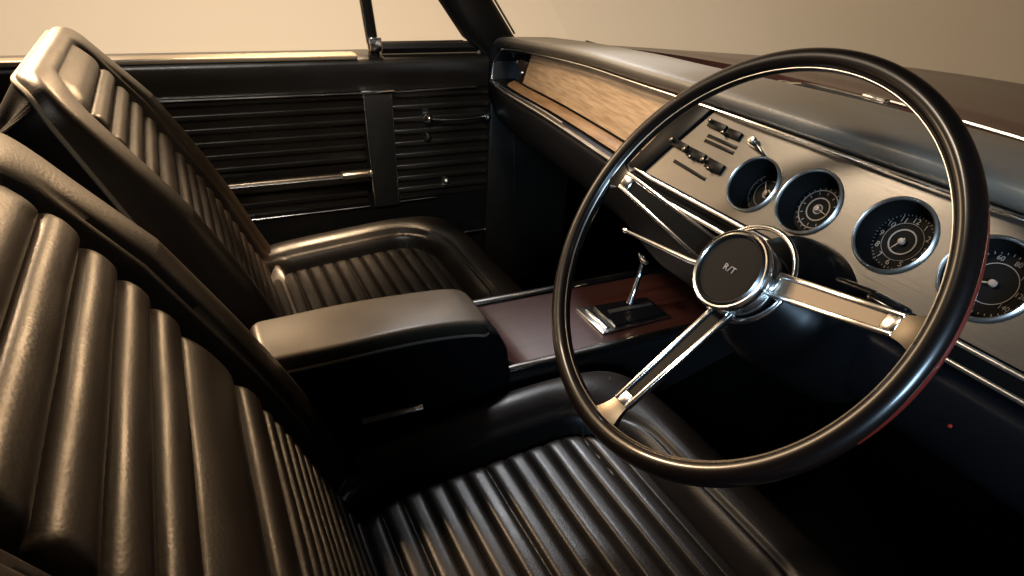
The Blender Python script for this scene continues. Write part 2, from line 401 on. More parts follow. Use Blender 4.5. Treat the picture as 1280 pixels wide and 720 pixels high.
# ------------------------------------------------------------------ centre console
con = abs_root('center_console', 'centre console with padded leather armrest and dark cherry wood plate between the seats', 'console', (0, -0.1, -0.6))
lp, ll = arc_path([(-0.400, -0.197), (-0.30, -0.194), (-0.20, -0.193), (-0.135, -0.197), (-0.100, -0.207)], flip=-1)
class Lid(Pad):
    def h(s, x, y):
        do = rr_sdf(x, y, s.hw, s.hl, s.r); e = min(max(do / s.edge, 0), 1)
        return s.edge * (sqrt(max(0, 1 - (1 - e) ** 2)) - 1) - 0.003 * (x / s.hw) ** 2 + 0.0008 * sin(y * 30 + x * 14) * sin(x * 33)
lid = Lid(0.053, ll / 2, 0.018, 0.0, 0, 0, 0.0, [], lp, edge=0.010, thick=0.004)
def build_lid():
    s = lid; nx, ny = 50, 90; vs = []; info = []
    for j in range(ny + 1):
        y = -s.hl + 2 * s.hl * (0.5 - 0.5 * cos(pi * j / ny)); k = max(0, abs(y) - (s.hl - s.r)); W = s.hw - s.r + sqrt(max(0, s.r ** 2 - k ** 2))
        for i in range(nx + 1):
            x = W * sin(pi / 2 * (2 * i / nx - 1)); vs.append(s.P(x, y, s.h(x, y)) + V((0.0475, 0, 0))); info.append((x, y))
    n1 = nx + 1
    m_ = MB(); m_.add(vs, [(j * n1 + i, j * n1 + i + 1, (j + 1) * n1 + i + 1, (j + 1) * n1 + i) for j in range(ny) for i in range(nx)])
    loop = [j * n1 for j in range(ny + 1)] + [ny * n1 + i for i in range(1, nx + 1)] + [j * n1 + nx for j in range(ny - 1, -1, -1)] + [i for i in range(nx - 1, 0, -1)]
    base = [vs[k] for k in loop]
    m_.loft([base, [p + V((0, 0, -0.006)) for p in base], [V((.0475 + (p.x - .0475) * .6, p.y, p.z - 0.008)) for p in base]])
    ob = m_.build('armrest_lid', LIDL, con, angle=70)
    MB().tube([p + V((0.002 * (1 if p.x > .0475 else -1), 0, -0.007)) for p in base], 0.0021, 8, closed=True).build('piping', mat('pale_piping', (0.22, 0.20, 0.17), 0.3), ob)
build_lid()
def ring_rect(x0, x1, y, z0, z1, r=0.012, n=4):
    P = []
    for cx, cz, a0 in ((x1 - r, z1 - r, 0), (x0 + r, z1 - r, 90), (x0 + r, z0 + r, 180), (x1 - r, z0 + r, 270)):
        for k in range(n + 1):
            a = R(a0 + 90 * k / n); P.append((cx + r * cos(a), y, cz + r * sin(a)))
    return P
mb = MB()
mb.loft([ring_rect(-0.004, 0.0995, y, -0.62, z) for y, z in ((-0.397, -0.216), (-0.20, -0.214), (-0.115, -0.216), (-0.092, -0.226), (-0.078, -0.250), (-0.070, -0.31))], cap=True)
mb.build('storage_box', SIDE, con)
mb = MB(); mb.loft([ring_rect(-0.108, 0.094, y, -0.62, z) for y, z in ((-0.071, -0.306), (0.10, -0.3065), (0.30, -0.3055), (0.40, -0.304), (0.47, -0.29))], cap=True)
mb.build('console_body', BLACK, con)
mb = MB()
g = []
for j in range(40):
    y = -0.069 + 0.53 * j / 39; z = -0.3015 + (0.012 * ((y - 0.38) / 0.08) ** 2 if y > 0.38 else 0)
    if y < -0.035: z += 0.016 * ((-0.035 - y) / 0.034) ** 2
    g.append([(-0.097, y, z), (-0.05, y, z + 0.0012), (0, y, z + 0.0016), (0.045, y, z + 0.0012), (0.083, y, z), (0.083, y, z - 0.004), (-0.097, y, z - 0.004)])
mb.loft(g, cap=True); mb.build('wood_plate', REDWOOD, con, angle=50)
for x0, x1 in ((-0.104, -0.101), (0.088, 0.085)):
    pts = [(x0, -0.069 + 0.53 * j / 30, -0.2985 + (0.012 * ((-0.069 + 0.53 * j / 30 - 0.38) / 0.08) ** 2 if -0.069 + 0.53 * j / 30 > 0.38 else 0)) for j in range(31)]
    MB().tube(pts, 0.0050, 10, flat=(1.5, 0.9)).build('chrome_edge_strip', CHROME, con)
MB().tube([(-0.098, -0.0705, -0.292), (0.083, -0.0705, -0.296)], 0.003, 8).build('rear_trim', CHROME, con)
mb = MB().box((0.103, -0.245, -0.3165), (0.010, 0.084, 0.009), M=Matrix.Rotation(R(-50), 3, 'Y'), bev=0.002); mb.build('latch_bar', CHROME, con)
# shifter gate
mb = MB()
mb.prism([(-0.026, 0.112), (0.058, 0.112), (0.052, 0.250), (-0.016, 0.250)], (0, 0, -0.2995), (1, 0, 0), (0, 1, 0), (0, 0, 1), 0.0035, bev=0.0012)
sg = mb.build('shift_gate', CHROME, con)
mb = MB().prism([(-0.018, 0.140), (0.050, 0.140), (0.046, 0.243), (-0.012, 0.243)], (0, 0, -0.2960), (1, 0, 0), (0, 1, 0), (0, 0, 1), 0.004, bev=0.0015); mb.build('gate_cover', GLOSS, sg)
mb = MB().box((0.012, 0.195, -0.2910), (0.010, 0.085, 0.002)); mb.build('gate_slot', RUBBER, sg)
mb = MB().box((0.018, 0.126, -0.2945), (0.064, 0.008, 0.004), bev=0.0015); mb.build('gate_bar', CHROME, sg)
lev = MB().tube(catmull([(0.002, 0.200, -0.290), (-0.001, 0.208, -0.268), (-0.008, 0.219, -0.245), (-0.011, 0.224, -0.222)], 8), [0.0062 - 0.0028 * k / 24 for k in range(25)], 14)
lv = lev.build('shift_lever', CHROME, con)
mb = MB().tube(catmull([(-0.027, 0.228, -0.214), (-0.018, 0.226, -0.2165), (-0.011, 0.224, -0.2175), (-0.003, 0.222, -0.2165), (0.006, 0.219, -0.214)], 6), [0.003 + 0.0028 * sin(pi * k / 24) for k in range(25)], 12)
mb.lathe([(0.0, 0.004), (0.0035, 0.003), (0.005, 0), (0.0035, -0.003), (0, -0.004)], (-0.011, 0.224, -0.212), (0, 0, 1), 16)
mb.build('shift_handle', CHROME, lv)

# ------------------------------------------------------------------ steering wheel
T = 0.5745; WC = V((0.3684, 0, 0)); WX = V((1, 0, 0)); WU = V((0, sin(T), cos(T))); WN = V((0, -cos(T), sin(T)))
def wp(a, b, n=0.0): return WC + WX * a + WU * b + WN * n
sw = abs_root('steering_wheel', 'large dark lacquered steering wheel with three chrome spokes and round hub', 'steering wheel', tuple(wp(0, 0, -0.05)))
def rim_mesh(Rr, prof, arc=(0, 360), n=200):
    rings = []; full = arc[1] - arc[0] >= 360
    for i in range(n if full else n + 1):
        a = R(arc[0] + (arc[1] - arc[0]) * i / n)
        d = WX * cos(a) + WU * sin(a)
        rings.append([WC + d * (Rr + pr) + WN * pn for pr, pn in prof])
    if full: rings.append(rings[0])
    return MB().loft(rings)
# cross section: round, with two fine grooves on the inner driver-facing quarter
prof = []
RT = 0.0103
RW = 0.2024
for k in range(64):
    a = 2 * pi * k / 64; r = RT
    for g0 in (R(150), R(172)):
        d = (a - g0 + pi) % (2 * pi) - pi; r -= 0.0013 * exp(-(d / 0.055) ** 2)
    prof.append((r * 1.06 * cos(a), r * sin(a)))
rm = rim_mesh(RW, prof); rim = rm.build('rim', RIM, sw, angle=75)
# red reflection painted on as a thin band round the rim's outer right
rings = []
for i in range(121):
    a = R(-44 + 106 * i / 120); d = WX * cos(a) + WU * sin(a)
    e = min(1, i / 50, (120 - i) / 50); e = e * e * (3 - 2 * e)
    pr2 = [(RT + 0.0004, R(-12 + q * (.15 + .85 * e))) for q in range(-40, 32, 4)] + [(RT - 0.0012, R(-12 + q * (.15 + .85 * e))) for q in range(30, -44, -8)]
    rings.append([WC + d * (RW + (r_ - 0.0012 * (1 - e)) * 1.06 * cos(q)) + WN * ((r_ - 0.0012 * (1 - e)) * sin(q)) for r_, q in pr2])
MB().loft(rings, cap=True).build('red_reflection_band', RIMRED, rim, angle=75)
def thin_ring(Rr, pn, rad, n=180):
    return MB().tube([WC + (WX * cos(2 * pi * i / n) + WU * sin(2 * pi * i / n)) * Rr + WN * pn for i in range(n)], rad, 6, closed=True)
thin_ring(RW + RT * 1.06 * cos(R(161)), RT * sin(R(161)), 0.0007).build('inner_trim', SATIN, rim)
def spoke(ang, b_off, rise, length=(0.040, 0.172), w0=0.0125, w1=0.0105, inlay=None):
    d = WX * cos(ang) + WU * sin(ang); s = WN.cross(d)
    def q(r, t):   # r along, t sideways; height climbs from the dished hub to the rim
        f = (r - 0.04) / 0.14; f = min(max(f, 0), 1.15)
        return WC + d * r + s * (t + b_off + rise * f) + WN * (-0.040 + 0.036 * f)
    def hexa(r0, r1, t0a, t0b, t1a, t1b, top, bot, M):
        vs = [q(r0, t0a) + WN * top, q(r0, t0b) + WN * top, q(r1, t1b) + WN * top, q(r1, t1a) + WN * top,
              q(r0, t0a) + WN * bot, q(r0, t0b) + WN * bot, q(r1, t1b) + WN * bot, q(r1, t1a) + WN * bot]
        M.add(vs, [(0, 1, 2, 3), (7, 6, 5, 4), (0, 4, 5, 1), (1, 5, 6, 2), (2, 6, 7, 3), (3, 7, 4, 0)])
    m1 = MB(); r0, r1 = length; fr = 0.0046
    hexa(r0, r1, -w0, -w0 + fr, -w1, -w1 + fr, 0.003, -0.004, m1)
    hexa(r0, r1, w0 - fr, w0, w1 - fr, w1, 0.003, -0.004, m1)
    hexa(r1 - 0.013, r1, -w1 + fr, w1 - fr, -w1 + fr, w1 - fr, 0.003, -0.004, m1)
    hexa(r0, r0 + 0.006, -w0 + fr, w0 - fr, -w0 + fr, w0 - fr, 0.003, -0.004, m1)
    me = m1.mesh('spoke', smooth=False); bm = bmesh.new(); bm.from_mesh(me)
    bmesh.ops.bevel(bm, geom=bm.edges[:], offset=0.0009, segments=2, profile=0.5, affect='EDGES')
    for f in bm.faces: f.smooth = True
    bm.to_mesh(me); bm.free()
    sp = link('spoke', me, CHROME, sw)
    m2 = MB(); hexa(r0 + 0.006, r1 - 0.013, -w0 + fr, w0 - fr, -w1 + fr, w1 - fr, 0.0005, -0.003, m2)
    m2.build('spoke_inlay', inlay or CTRL, sp, smooth=False)
    # bracket flaring into the rim
    m3 = MB(); rg = []
    for k in range(9):
        f = k / 8; r = lerp(r1 - 0.001, 0.192, f); ww = lerp(w1 * 0.95, w1 * 1.55, f ** 1.7); th = lerp(0.0035, 0.007, f ** 2)
        rg.append([q(r, -ww) + WN * (-th * .6), q(r, -ww) + WN * th * .6, q(r, -ww * .5) + WN * th * .75, q(r, ww * .5) + WN * th * .75, q(r, ww) + WN * th * .6, q(r, ww) - WN * th * .6])
    m3.loft(rg, cap=True); m3.build('spoke_bracket', BRK, sp, angle=50)
    return sp
spoke(0, 0.004, 0.020, inlay=mat('beige_reflection_inlay', (.16, .135, .105), .42, .6)); spoke(pi, 0.001, -0.018, (0.040, 0.179), 0.0150, 0.0110); spoke(-pi / 2, 0.012, -0.010)  # right inlay's beige is a reflection painted into its colour
# dished hub
hubc = wp(0.003, -0.006, -0.05)
mb = MB().lathe([(0.0, 0.028), (0.033, 0.028), (0.034, 0.027)], hubc, WN, 72); hd = mb.build('hub_cap', HUBM, sw)
mb = MB().lathe([(0.0338, 0.0265), (0.0340, 0.0310), (0.0350, 0.0320), (0.0362, 0.0310), (0.0375, 0.0300), (0.0392, 0.0305), (0.0408, 0.0290), (0.0418, 0.0250), (0.0405, 0.020), (0.0385, 0.016), (0.0395, 0.010), (0.0385, 0.004), (0.036, -0.005)], hubc, WN, 96)
mb.build('hub_ring', CHROME, hd)
mb = MB().lathe([(0.030, 0.004), (0.034, -0.006), (0.034, -0.012), (0.031, -0.016)], hubc, WN, 72); mb.build('hub_boss', GLOSS, sw)
# thin horn ring behind the hub, held by struts
rc = wp(-0.001, 0.0, -0.052)
mb = MB().tube([rc + (WX * cos(2 * pi * i / 120) + WU * sin(2 * pi * i / 120)) * 0.0495 for i in range(120)], 0.0030, 10, closed=True)
for a in (-8, 8, 172, 188, 262, 278):
    d = WX * cos(R(a)) + WU * sin(R(a)); mb.tube([rc + d * 0.030, rc + d * 0.048], 0.0018, 8)
mb.build('horn_ring', CHROME, sw)
# small raised script on the hub
tc = bpy.data.curves.new('emblem', 'FONT'); tc.body = 'R/T'; tc.size = 0.0092; tc.extrude = 0.0006; tc.align_x = 'CENTER'; tc.align_y = 'CENTER'; tc.space_character = 1.15
to = bpy.data.objects.new('emblem_tmp', tc); COL.objects.link(to)
bpy.context.view_layer.update()
me = bpy.data.meshes.new_from_object(to.evaluated_get(bpy.context.evaluated_depsgraph_get())); bpy.data.objects.remove(to)
mm = Matrix((WX, WU, WN)).transposed().to_4x4(); mm.translation = hubc + WN * 0.0286; me.transform(mm)
me.materials.clear(); link('emblem', me, mat('emblem_metal', (0.30, 0.26, 0.24), 0.35, 0.4), hd)

# ------------------------------------------------------------------ steering column
sc_ = abs_root('steering_column', 'glossy black steering column running from the hub into the dashboard', 'steering column', tuple(wp(0, 0, -0.2)))
mb = MB().lathe([(0.0, -0.060), (0.033, -0.060), (0.040, -0.066), (0.050, -0.074), (0.061, -0.084), (0.068, -0.096), (0.072, -0.115), (0.074, -0.15), (0.074, -0.24), (0.0, -0.24)], WC + WX * 0.012 - WU * 0.004, WN, 64)
mb.build('column_shroud', mat('column_black', (.003, .003, .0032), .3, spec=.10), sc_)
mb = MB().tube([(0.345, 0.058, -0.046), (0.27, 0.060, -0.062), (0.118, 0.080, -0.0905)], [0.0036, 0.0033, 0.0022], 12)
mb.lathe([(0, 0.003), (0.003, 0.002), (0.0035, -0.004), (0.0022, -0.006)], (0.116, 0.0803, -0.0908), (-1, 0.08, -0.15), 12)
mb.build('indicator_stalk', CHROME, sc_)
kk = MB().tube([(0.41, 0.10, -0.02), (0.466, 0.096, -0.011)], 0.0045, 10); kst = kk.build('wiper_stalk', GLOSS, sc_)
mb = MB().box((0.484, 0.092, -0.016), (0.038, 0.018, 0.019), bev=0.005, seg=3); mb.build('stalk_knob', GLOSS, kst)

# ------------------------------------------------------------------ dashboard
dash = abs_root('dashboard', 'full-width dashboard with padded top, wood glove panel and four round gauges', 'dashboard', (0, 0.25, -0.1))
YF = [(-0.735, .275), (-.52, .25), (-.35, .231), (-.22, .216), (-.05, .197), (.09, .181), (.19, .173), (0.8, .173)]
ZC = [(-0.735, .004), (-.62, .020), (-.52, .030), (-.35, .046), (-.22, .056), (-.05, .063), (.09, .070), (.2, .073), (.8, .073)]
ZT = [(-0.735, .022), (-.65, .046), (-.43, .068), (-.2, .086), (-.04, .094), (.06, .101), (.22, .108), (.8, .108)]
YL = [(-0.735, .262), (-.65, .236), (-.54, .216), (-.32, .186), (-.17, .166), (-.03, .148), (.05, .128), (.12, .118), (.8, .118)]
ZL = [(-0.735, -.070), (-.65, -.062), (-.54, -.060), (-.32, -.050), (-.17, -.047), (-.03, -.046), (.05, -.038), (.12, -.034), (.8, -.034)]
yf = lambda x: sinterp(x, YF); zc = lambda x: sinterp(x, ZC); zt = lambda x: sinterp(x, ZT); yl = lambda x: sinterp(x, YL); zl = lambda x: sinterp(x, ZL)
xs = [-0.735 + 1.46 * i / 120 for i in range(121)]
rings = []
for x in xs:
    a, c, t = yf(x), zc(x), zt(x); P = [(a + .03, c - .004), (a + .006, c + .001), (a - .002, c + .005), (a - .010, c + .012), (a - .013, c + .020), (a - .008, c + .027), (a + .014, (c + .030) * .5 + t * .5 - .002), (a + .05, t - .002), (a + .10, t - .003), (a + .16, t - .013), (.395, t - .026), (.412, t - .032), (.418, t - .044), (.41, t - .07), (a + .06, c - .02)]
    e = min(1, (x + 0.735) / 0.05) if x < -0.685 else 1.0
    dz = -(1 - sqrt(max(0, 1 - (1 - e) ** 2))) * 0.03
    rings.append([(x, p[0], p[1] + dz * (1 if k > 3 else 0.2)) for k, p in enumerate(P)])
def smooth_ring(r, it=2):
    for _ in range(it):
        n = len(r); o_ = []
        for i in range(n):
            a = V(r[i]); b = V(r[(i + 1) % n]); o_ += [a * .75 + b * .25, a * .25 + b * .75]
        r = o_
    return r
mb = MB().loft([smooth_ring(r) for r in rings], cap=True); mb.build('dash_pad', PADM, dash, angle=60)
# padded end of the recess by the door
mb = MB(); rg = []
for k in range(24):
    f = k / 23; z = lerp(0.012, -0.085, f); x0, x1 = -0.738, -0.724 + 0.010 * f * f
    y0 = 0.262 + 0.0 * f; rg.append([(x0, y0 - .004, z), (x1 - .008, y0 - .006, z), (x1, y0 + .002, z), (x1, y0 + .05, z), (x0, y0 + .05, z)])
mb.loft(rg, cap=True); mb.build('end_bolster', SIDE, dash, angle=60)
# recess behind the wood
mb = MB(); rg = []
for x in [-0.724 + 0.802 * i / 60 for i in range(61)]:
    rg.append([(x, yf(x) + .004, zc(x) + .001), (x, yf(x) + .045, zc(x) - .004), (x, yl(x) + .062, zl(x) + .004), (x, yl(x) + .004, zl(x) + .002), (x, yl(x) + .01, zl(x) - .012), (x, yl(x) + .09, zl(x) - .010), (x, yf(x) + .08, zc(x) + .006)])
mb.loft(rg, cap=True); mb.build('recess_liner', BLACK, dash, angle=30)
# wood glove panel and ledge
mb = MB(); rg = []
for i in range(61):
    f = i / 60; x = -0.545 + 0.615 * f
    xt = x + 0.022 * f
    rg.append([(xt, yf(x) + .018, zc(x) - .006), (x, yl(x) + .036, zl(x) + .022), (x, yl(x) + .040, zl(x) + .022), (xt, yf(x) + .024, zc(x) - .006)])
mb.loft(rg, cap=True); mb.build('glove_panel', WOOD, dash, angle=30)
mb = MB(); rg = []
for i in range(61):
    x = -0.60 + 0.66 * i / 60
    rg.append([(x, yl(x) + .0345, zl(x) + .018), (x, yl(x) + .020, zl(x) + .013), (x, yl(x) + .016, zl(x) + .008), (x, yl(x) + .020, zl(x) + .005), (x, yl(x) + .045, zl(x) + .010)])
LEDGE = mat('ledge_veneer', (.2, .1, .05), .4, coat=.2)
colour_noise(LEDGE, (0.12, 0.06, 0.025), (0.24, 0.14, 0.065), 34, (0.10, 2.6, 5), 0.3, 0.68, 10, 0.6)
mb.loft(rg, cap=True); mb.build('wood_ledge', LEDGE, dash, angle=50)
# chrome outline of the recess and cluster
pts = [(x, yf(x) - .004, zc(x) + .001) for x in [0.72 - 1.40 * i / 100 for i in range(101)]] + [(-.700, .262, -.006), (-.711, .258, -.022), (-.713, .256, -.045), (-.706, .252, -.060)]
MB().tube(pts, 0.0019, 8).build('upper_chrome_trim', CHROME, dash)
pts = [(x, yl(x) - .003, zl(x) + .002) for x in [-0.705 + 0.76 * i / 60 for i in range(61)]]
MB().tube(pts, 0.0044, 10, flat=(1, 1)).build('lower_chrome_trim', CHROME, dash)
pts = [(x, yl(x) - .004, zl(x) + .0105) for x in [-0.62 + 0.40 * i / 40 for i in range(41)]]
MB().tube(pts, 0.0022, 8).build('ledge_trim', CHROME, dash)
# lower dash: padded face under the lip, rolling away into the dark footwell
mb = MB(); rg = []
for x in [-0.735 + 1.46 * i / 80 for i in range(81)]:
    a, c = yl(x), zl(x) - (0.022 * min(1, max(0, (x + .0) / .12)))
    rg.append([(x, a + .002, c - .004), (x, a - .002, c - .014), (x, a + .002, c - .05), (x, a + .020, c - .09), (x, a + .06, c - .115), (x, a + .22, c - .13), (x, a + .24, c - .0), (x, a + .05, c + .0)])
mb.loft([smooth_ring(r, 1) for r in rg], cap=True); mb.build('lower_panel', SIDE, dash, angle=60)
# things in the far end of the recess
kb = MB().lathe([(0, .016), (.006, .015), (.0075, .010), (.0065, .004), (.009, .002), (.009, 0)], (-.630, yf(-.63) + .030, -.012), (0.3, -1, .1), 24); kb.build('vent_knob', CHROME, dash)
lb = MB().box((-.590, yf(-.6) + .024, -.024), (.048, .014, .050), bev=.004); lb.build('lock_block', mat('dark_oxblood', (.018, .005, .004), .4), dash)
lb = MB().lathe([(0, .003), (.004, .002), (.005, 0)], (-.594, yf(-.6) + .016, -.026), (0, -1, 0), 16); lb.build('lock_cylinder', CHROME, dash)

# instrument panel
PT = 0.5289; PO = V((0, .15, .0208)); PX = V((1, 0, 0)); PU = V((0, sin(PT), cos(PT))); PN = V((0, -cos(PT), sin(PT)))
def pp(u, v, n=0): return PO + PX * u + PU * v + PN * n
G = [(0.2549, -.0069, .0322), (0.3308, .0002, .0354), (0.4310, .0043, .0365), (0.5210, .0025, .0364)]
V0, V1 = -.051, .056
cells = [(0.2185, 0.2925), (0.2925, 0.3810), (0.3810, 0.4755), (0.4755, 0.5700)]
mb = MB()
def quad(u0, u1, v0=V0, v1=V1, du0=0): mb.add([pp(u0 + du0, v0), pp(u1, v0), pp(u1, v1), pp(u0, v1)], [(0, 1, 2, 3)])
mb.add([pp(.082, V0), pp(.2185, V0), pp(.2185, V1), pp(.138, V1)], [(0, 1, 2, 3)])
for (gu, gv, gr), (u0, u1) in zip(G, cells):
    N_ = 96; ins = []; out = []
    angs = sorted([2 * pi * k / N_ for k in range(N_)] + [math.atan2(b - gv, a - gu) % (2 * pi) for a in (u0, u1) for b in (V0, V1)])
    for a in angs:
        c_, s_ = cos(a), sin(a); ts = []
        if c_ > 1e-9: ts.append((u1 - gu) / c_)
        if c_ < -1e-9: ts.append((u0 - gu) / c_)
        if s_ > 1e-9: ts.append((V1 - gv) / s_)
        if s_ < -1e-9: ts.append((V0 - gv) / s_)
        t = min(ts); ins.append(pp(gu + c_ * gr * .97, gv + s_ * gr * .97)); out.append(pp(gu + c_ * t, gv + s_ * t))
    mb.loft([out, ins])
mb.add([pp(.57, V0), pp(.72, V0), pp(.72, V1), pp(.57, V1)], [(0, 1, 2, 3)])
# returned edges give the sheet its thickness
mb.add([pp(.082, V0), pp(.72, V0), pp(.72, V0, -.01), pp(.082, V0, -.01)], [(0, 1, 2, 3)])
mb.add([pp(.082, V0), pp(.138, V1), pp(.138, V1, -.02), pp(.082, V0, -.02)], [(0, 1, 2, 3)])
ip = mb.build('instrument_panel', PANEL, dash, smooth=False)
mb = MB().prism([(.048, V0 - .004), (.082, V0 - .004), (.138, V1 + .01), (.093, V1 + .01)], PO + PN * -.03, PX, PU, PN, .034, bev=.003)
mb.build('divider', CTRL, dash)
mb = MB().add([pp(.05, -.085, -.05), pp(.72, -.085, -.05), pp(.72, .07, -.05), pp(.05, .07, -.05), pp(.05, -.085, -.07), pp(.72, -.085, -.07), pp(.72, .07, -.07), pp(.05, .07, -.07)],
              [(0, 1, 2, 3), (7, 6, 5, 4), (0, 4, 5, 1), (1, 5, 6, 2), (2, 6, 7, 3), (3, 7, 4, 0)]); mb.build('cluster_housing', BLACK, dash, smooth=False)
labels = ['small dark gauge with a plain face', 'gauge with fine rings round a bright centre', 'round gauge with a ring of numerals', 'round gauge partly behind the wheel rim']
for gi, (gu, gv, gr) in enumerate(G):
    c = pp(gu, gv)
    m1 = MB().lathe([(gr * .955, -.001), (gr * .96, .0025), (gr * 1.0, .0042), (gr * 1.045, .003), (gr * 1.06, .0005)], c, PN, 96)
    gb = m1.build('gauge', BEZEL, dash, labels[gi])
    depth = (.030, .022, .020, .016)[gi]
    m2 = MB().lathe([(gr * .96, .0015), (gr * .90, -depth * .5), (gr * .80, -depth), (0, -depth)], c, PN, 96); m2.build('dial_cup', DIAL, gb, angle=30)
    mk = MB(); dn = -depth + .0006
    def ringm(r0, r1, h=dn): mk.lathe([(r0, h), (r0, h + .0004), (r1, h + .0004), (r1, h)], c, PN, 80)
    def tick(a, r0, r1, w_=.0005):
        d = PX * sin(a) + PU * cos(a); s = PN.cross(d); q0 = c + d * r0 + PN * (dn + .0002); q1 = c + d * r1 + PN * (dn + .0002)
        mk.add([q0 - s * w_, q0 + s * w_, q1 + s * w_, q1 - s * w_], [(0, 1, 2, 3)])
    if gi == 0:
        ringm(gr * .12, gr * .17); ringm(gr * .50, gr * .515); ringm(gr * .74, gr * .75)
        for k in range(20): tick(R(k * 18), gr * .66, gr * .71, .0003)
        for k in range(-2, 3): tick(R(k * 28), gr * .62, gr * .70)
    if gi == 1:
        ringm(gr * .12, gr * .16); ringm(gr * .34, gr * .38); ringm(gr * .60, gr * .63)
        for k in range(24): tick(R(k * 15), gr * .64, gr * .70, .0004)
        for k in range(12): tick(R(k * 30), gr * .48, gr * .56, .0005)
    if gi == 2:
        ringm(gr * .32, gr * .36); ringm(gr * .52, gr * .53)
        for k in range(48): tick(R(k * 7.5), gr * .73, gr * (.77 if k % 4 else .80), .0003)
    if gi == 3:
        ringm(gr * .50, gr * .52)
        for k in range(36): tick(R(k * 10), gr * .74, gr * (.79 if k % 3 else .82), .0004)
    mk.build('dial_markings', MARK, gb, smooth=False)
    def numerals(nums, rad, size):
        vs = MB()
        for txt, a in nums:
            cu = bpy.data.curves.new('n', 'FONT'); cu.body = txt; cu.size = size; cu.align_x = 'CENTER'; cu.align_y = 'CENTER'; cu.extrude = .0001
            ob = bpy.data.objects.new('n', cu); COL.objects.link(ob); bpy.context.view_layer.update()
            me = bpy.data.meshes.new_from_object(ob.evaluated_get(bpy.context.evaluated_depsgraph_get())); bpy.data.objects.remove(ob)
            q = c + (PX * sin(a) + PU * cos(a)) * rad + PN * (dn + .0003)
            vs.add([q + PX * v.co.x + PU * v.co.y + PN * v.co.z for v in me.vertices], [tuple(f.vertices) for f in me.polygons]); bpy.data.meshes.remove(me)
        vs.build('dial_numerals', MARK, gb, smooth=False)
    if gi == 2: numerals([(str(k if k else 12), R(30 * k)) for k in range(12)], gr * .62, gr * .22)
    if gi == 3: numerals([(str(20 * k), R(-130 + 37 * k)) for k in range(8)], gr * .64, gr * .17)
    m3 = MB(); ang = R((-35, 100, 205, -110)[gi]); d = PX * sin(ang) + PU * cos(ang); s = PN.cross(d)
    q = c + PN * (dn + .003); L_ = gr * (.5, .45, .30, .62)[gi]
    m3.add([q - s * .0009 - d * .004, q + s * .0009 - d * .004, q + d * L_ + s * .0003, q + d * L_ - s * .0003], [(0, 1, 2, 3)])
    m3.lathe([(0, .0012), (.0028, .0010), (.0034, -.002)], q, PN, 24)
    m3.build('needle', mat('needle_paint', (.22, .16, .13), .4), gb, smooth=False)
# radio and heater controls on the left of the cluster
def slot(u0, v0, u1, v1, w_, name, mt=CTRL, h=.0012):
    if h < .002: w_ *= 1.35
    a = V((u0, v0)); b = V((u1, v1)); d = (b - a).normalized(); s = V((-d.y, d.x)) * w_ / 2; n = 14; jag = []
    mb = MB(); mb.prism([tuple(a - s), tuple(b - s), tuple(b + s), tuple(a + s)], PO, PX, PU, PN, h, bev=.0003); return mb.build(name, mt, ip)
slot(.150, .0245, .203, .0235, .0032, 'radio_slot'); slot(.150, .0175, .203, .0165, .0032, 'radio_slot')
slot(.122, -.0215, .187, -.0255, .0034, 'heater_slot')
slot(.142, .0395, .172, .0385, .010, 'radio_button_block', CTRL, .004); slot(.178, .0370, .200, .0365, .010, 'radio_button_block', CTRL, .004)
slot(.104, -.0000, .132, -.0015, .0105, 'slider_block', CTRL, .004); slot(.138, -.0030, .168, -.0040, .0120, 'slider_block', CTRL, .004); slot(.176, -.0060, .204, -.0075, .0130, 'slider_block', CTRL, .004)
for u, v, r in ((.104, .001, .0032), (.134, -.0035, .0034), (.172, -.006, .0032), (.150, -.0095, .0024), (.188, -.013, .0024), (.146, .041, .0024), (.176, .033, .0026)):
    MB().lathe([(0, .010), (r * .8, .0095), (r, .008), (r * .75, .003), (r * .9, 0)], pp(u, v), PN, 20).build('control_knob', BRK, ip)
mb = MB().prism([(.216, .032), (.2465, .026), (.2475, .0285), (.232, .036), (.222, .040)], PO, PX, PU, PN, .006, bev=.0008); mb.build('switch_lever', GLOSS, ip)
MB().lathe([(0, .012), (.004, .011), (.005, .006), (.004, 0)], pp(.224, .037), PN, 20).build('switch_base', SATIN, ip)
# double chrome lip along the foot of the cluster
for (yy, zz, rr, mt) in ((.1200, -.0260, .0026, BEZEL), (.1130, -.0410, .0026, BEZEL)):
    MB().tube([(.056, yy + .003, zz + .002), (.10, yy, zz), (.72, yy, zz)], rr, 10).build('lower_lip_trim', mt, dash)
MB().box((.39, .127, -.0370), (.66, .022, .016), bev=.002).build('lip_face', CTRL, dash)
sw2 = MB().lathe([(0, .002), (.0014, .0015), (.0018, 0)], (.560, .110, -.092), (0, -1, .2), 16); sw2.build('red_dot', REDM, dash)  # small red dot low on the dash

# ------------------------------------------------------------------ passenger door
DX = -0.74
body = abs_root('car', 'open dark maroon car whose black interior surrounds the seats and wheel', 'car', (0, .2, -.62))
door = bpy.data.objects.new('door', None); COL.objects.link(door); door.parent = body; door.location = V((DX - .05, -0.3, -0.6)) - body.location
door['label'] = 'far side door with black ribbed trim and chrome strips'
mb = MB().box((DX - .055, -.40, -.32), (.10, 1.34, .60), bev=.008); mb.build('door_shell', BLACK, door)
mb = MB(); rg = []
for y in [-1.05 + 1.315 * i / 40 for i in range(41)]:
    rg.append([(DX - .10, y, -.03), (DX - .10, y, -.012), (DX - .09, y, -.008), (DX - .03, y, -.007), (DX - .008, y, -.010), (DX + .002, y, -.016), (DX + .006, y, -.026), (DX + .003, y, -.050), (DX, y, -.083), (DX - .02, y, -.083)])
mb.loft(rg, cap=True); mb.build('sill_pad', VINYL, door, angle=50)
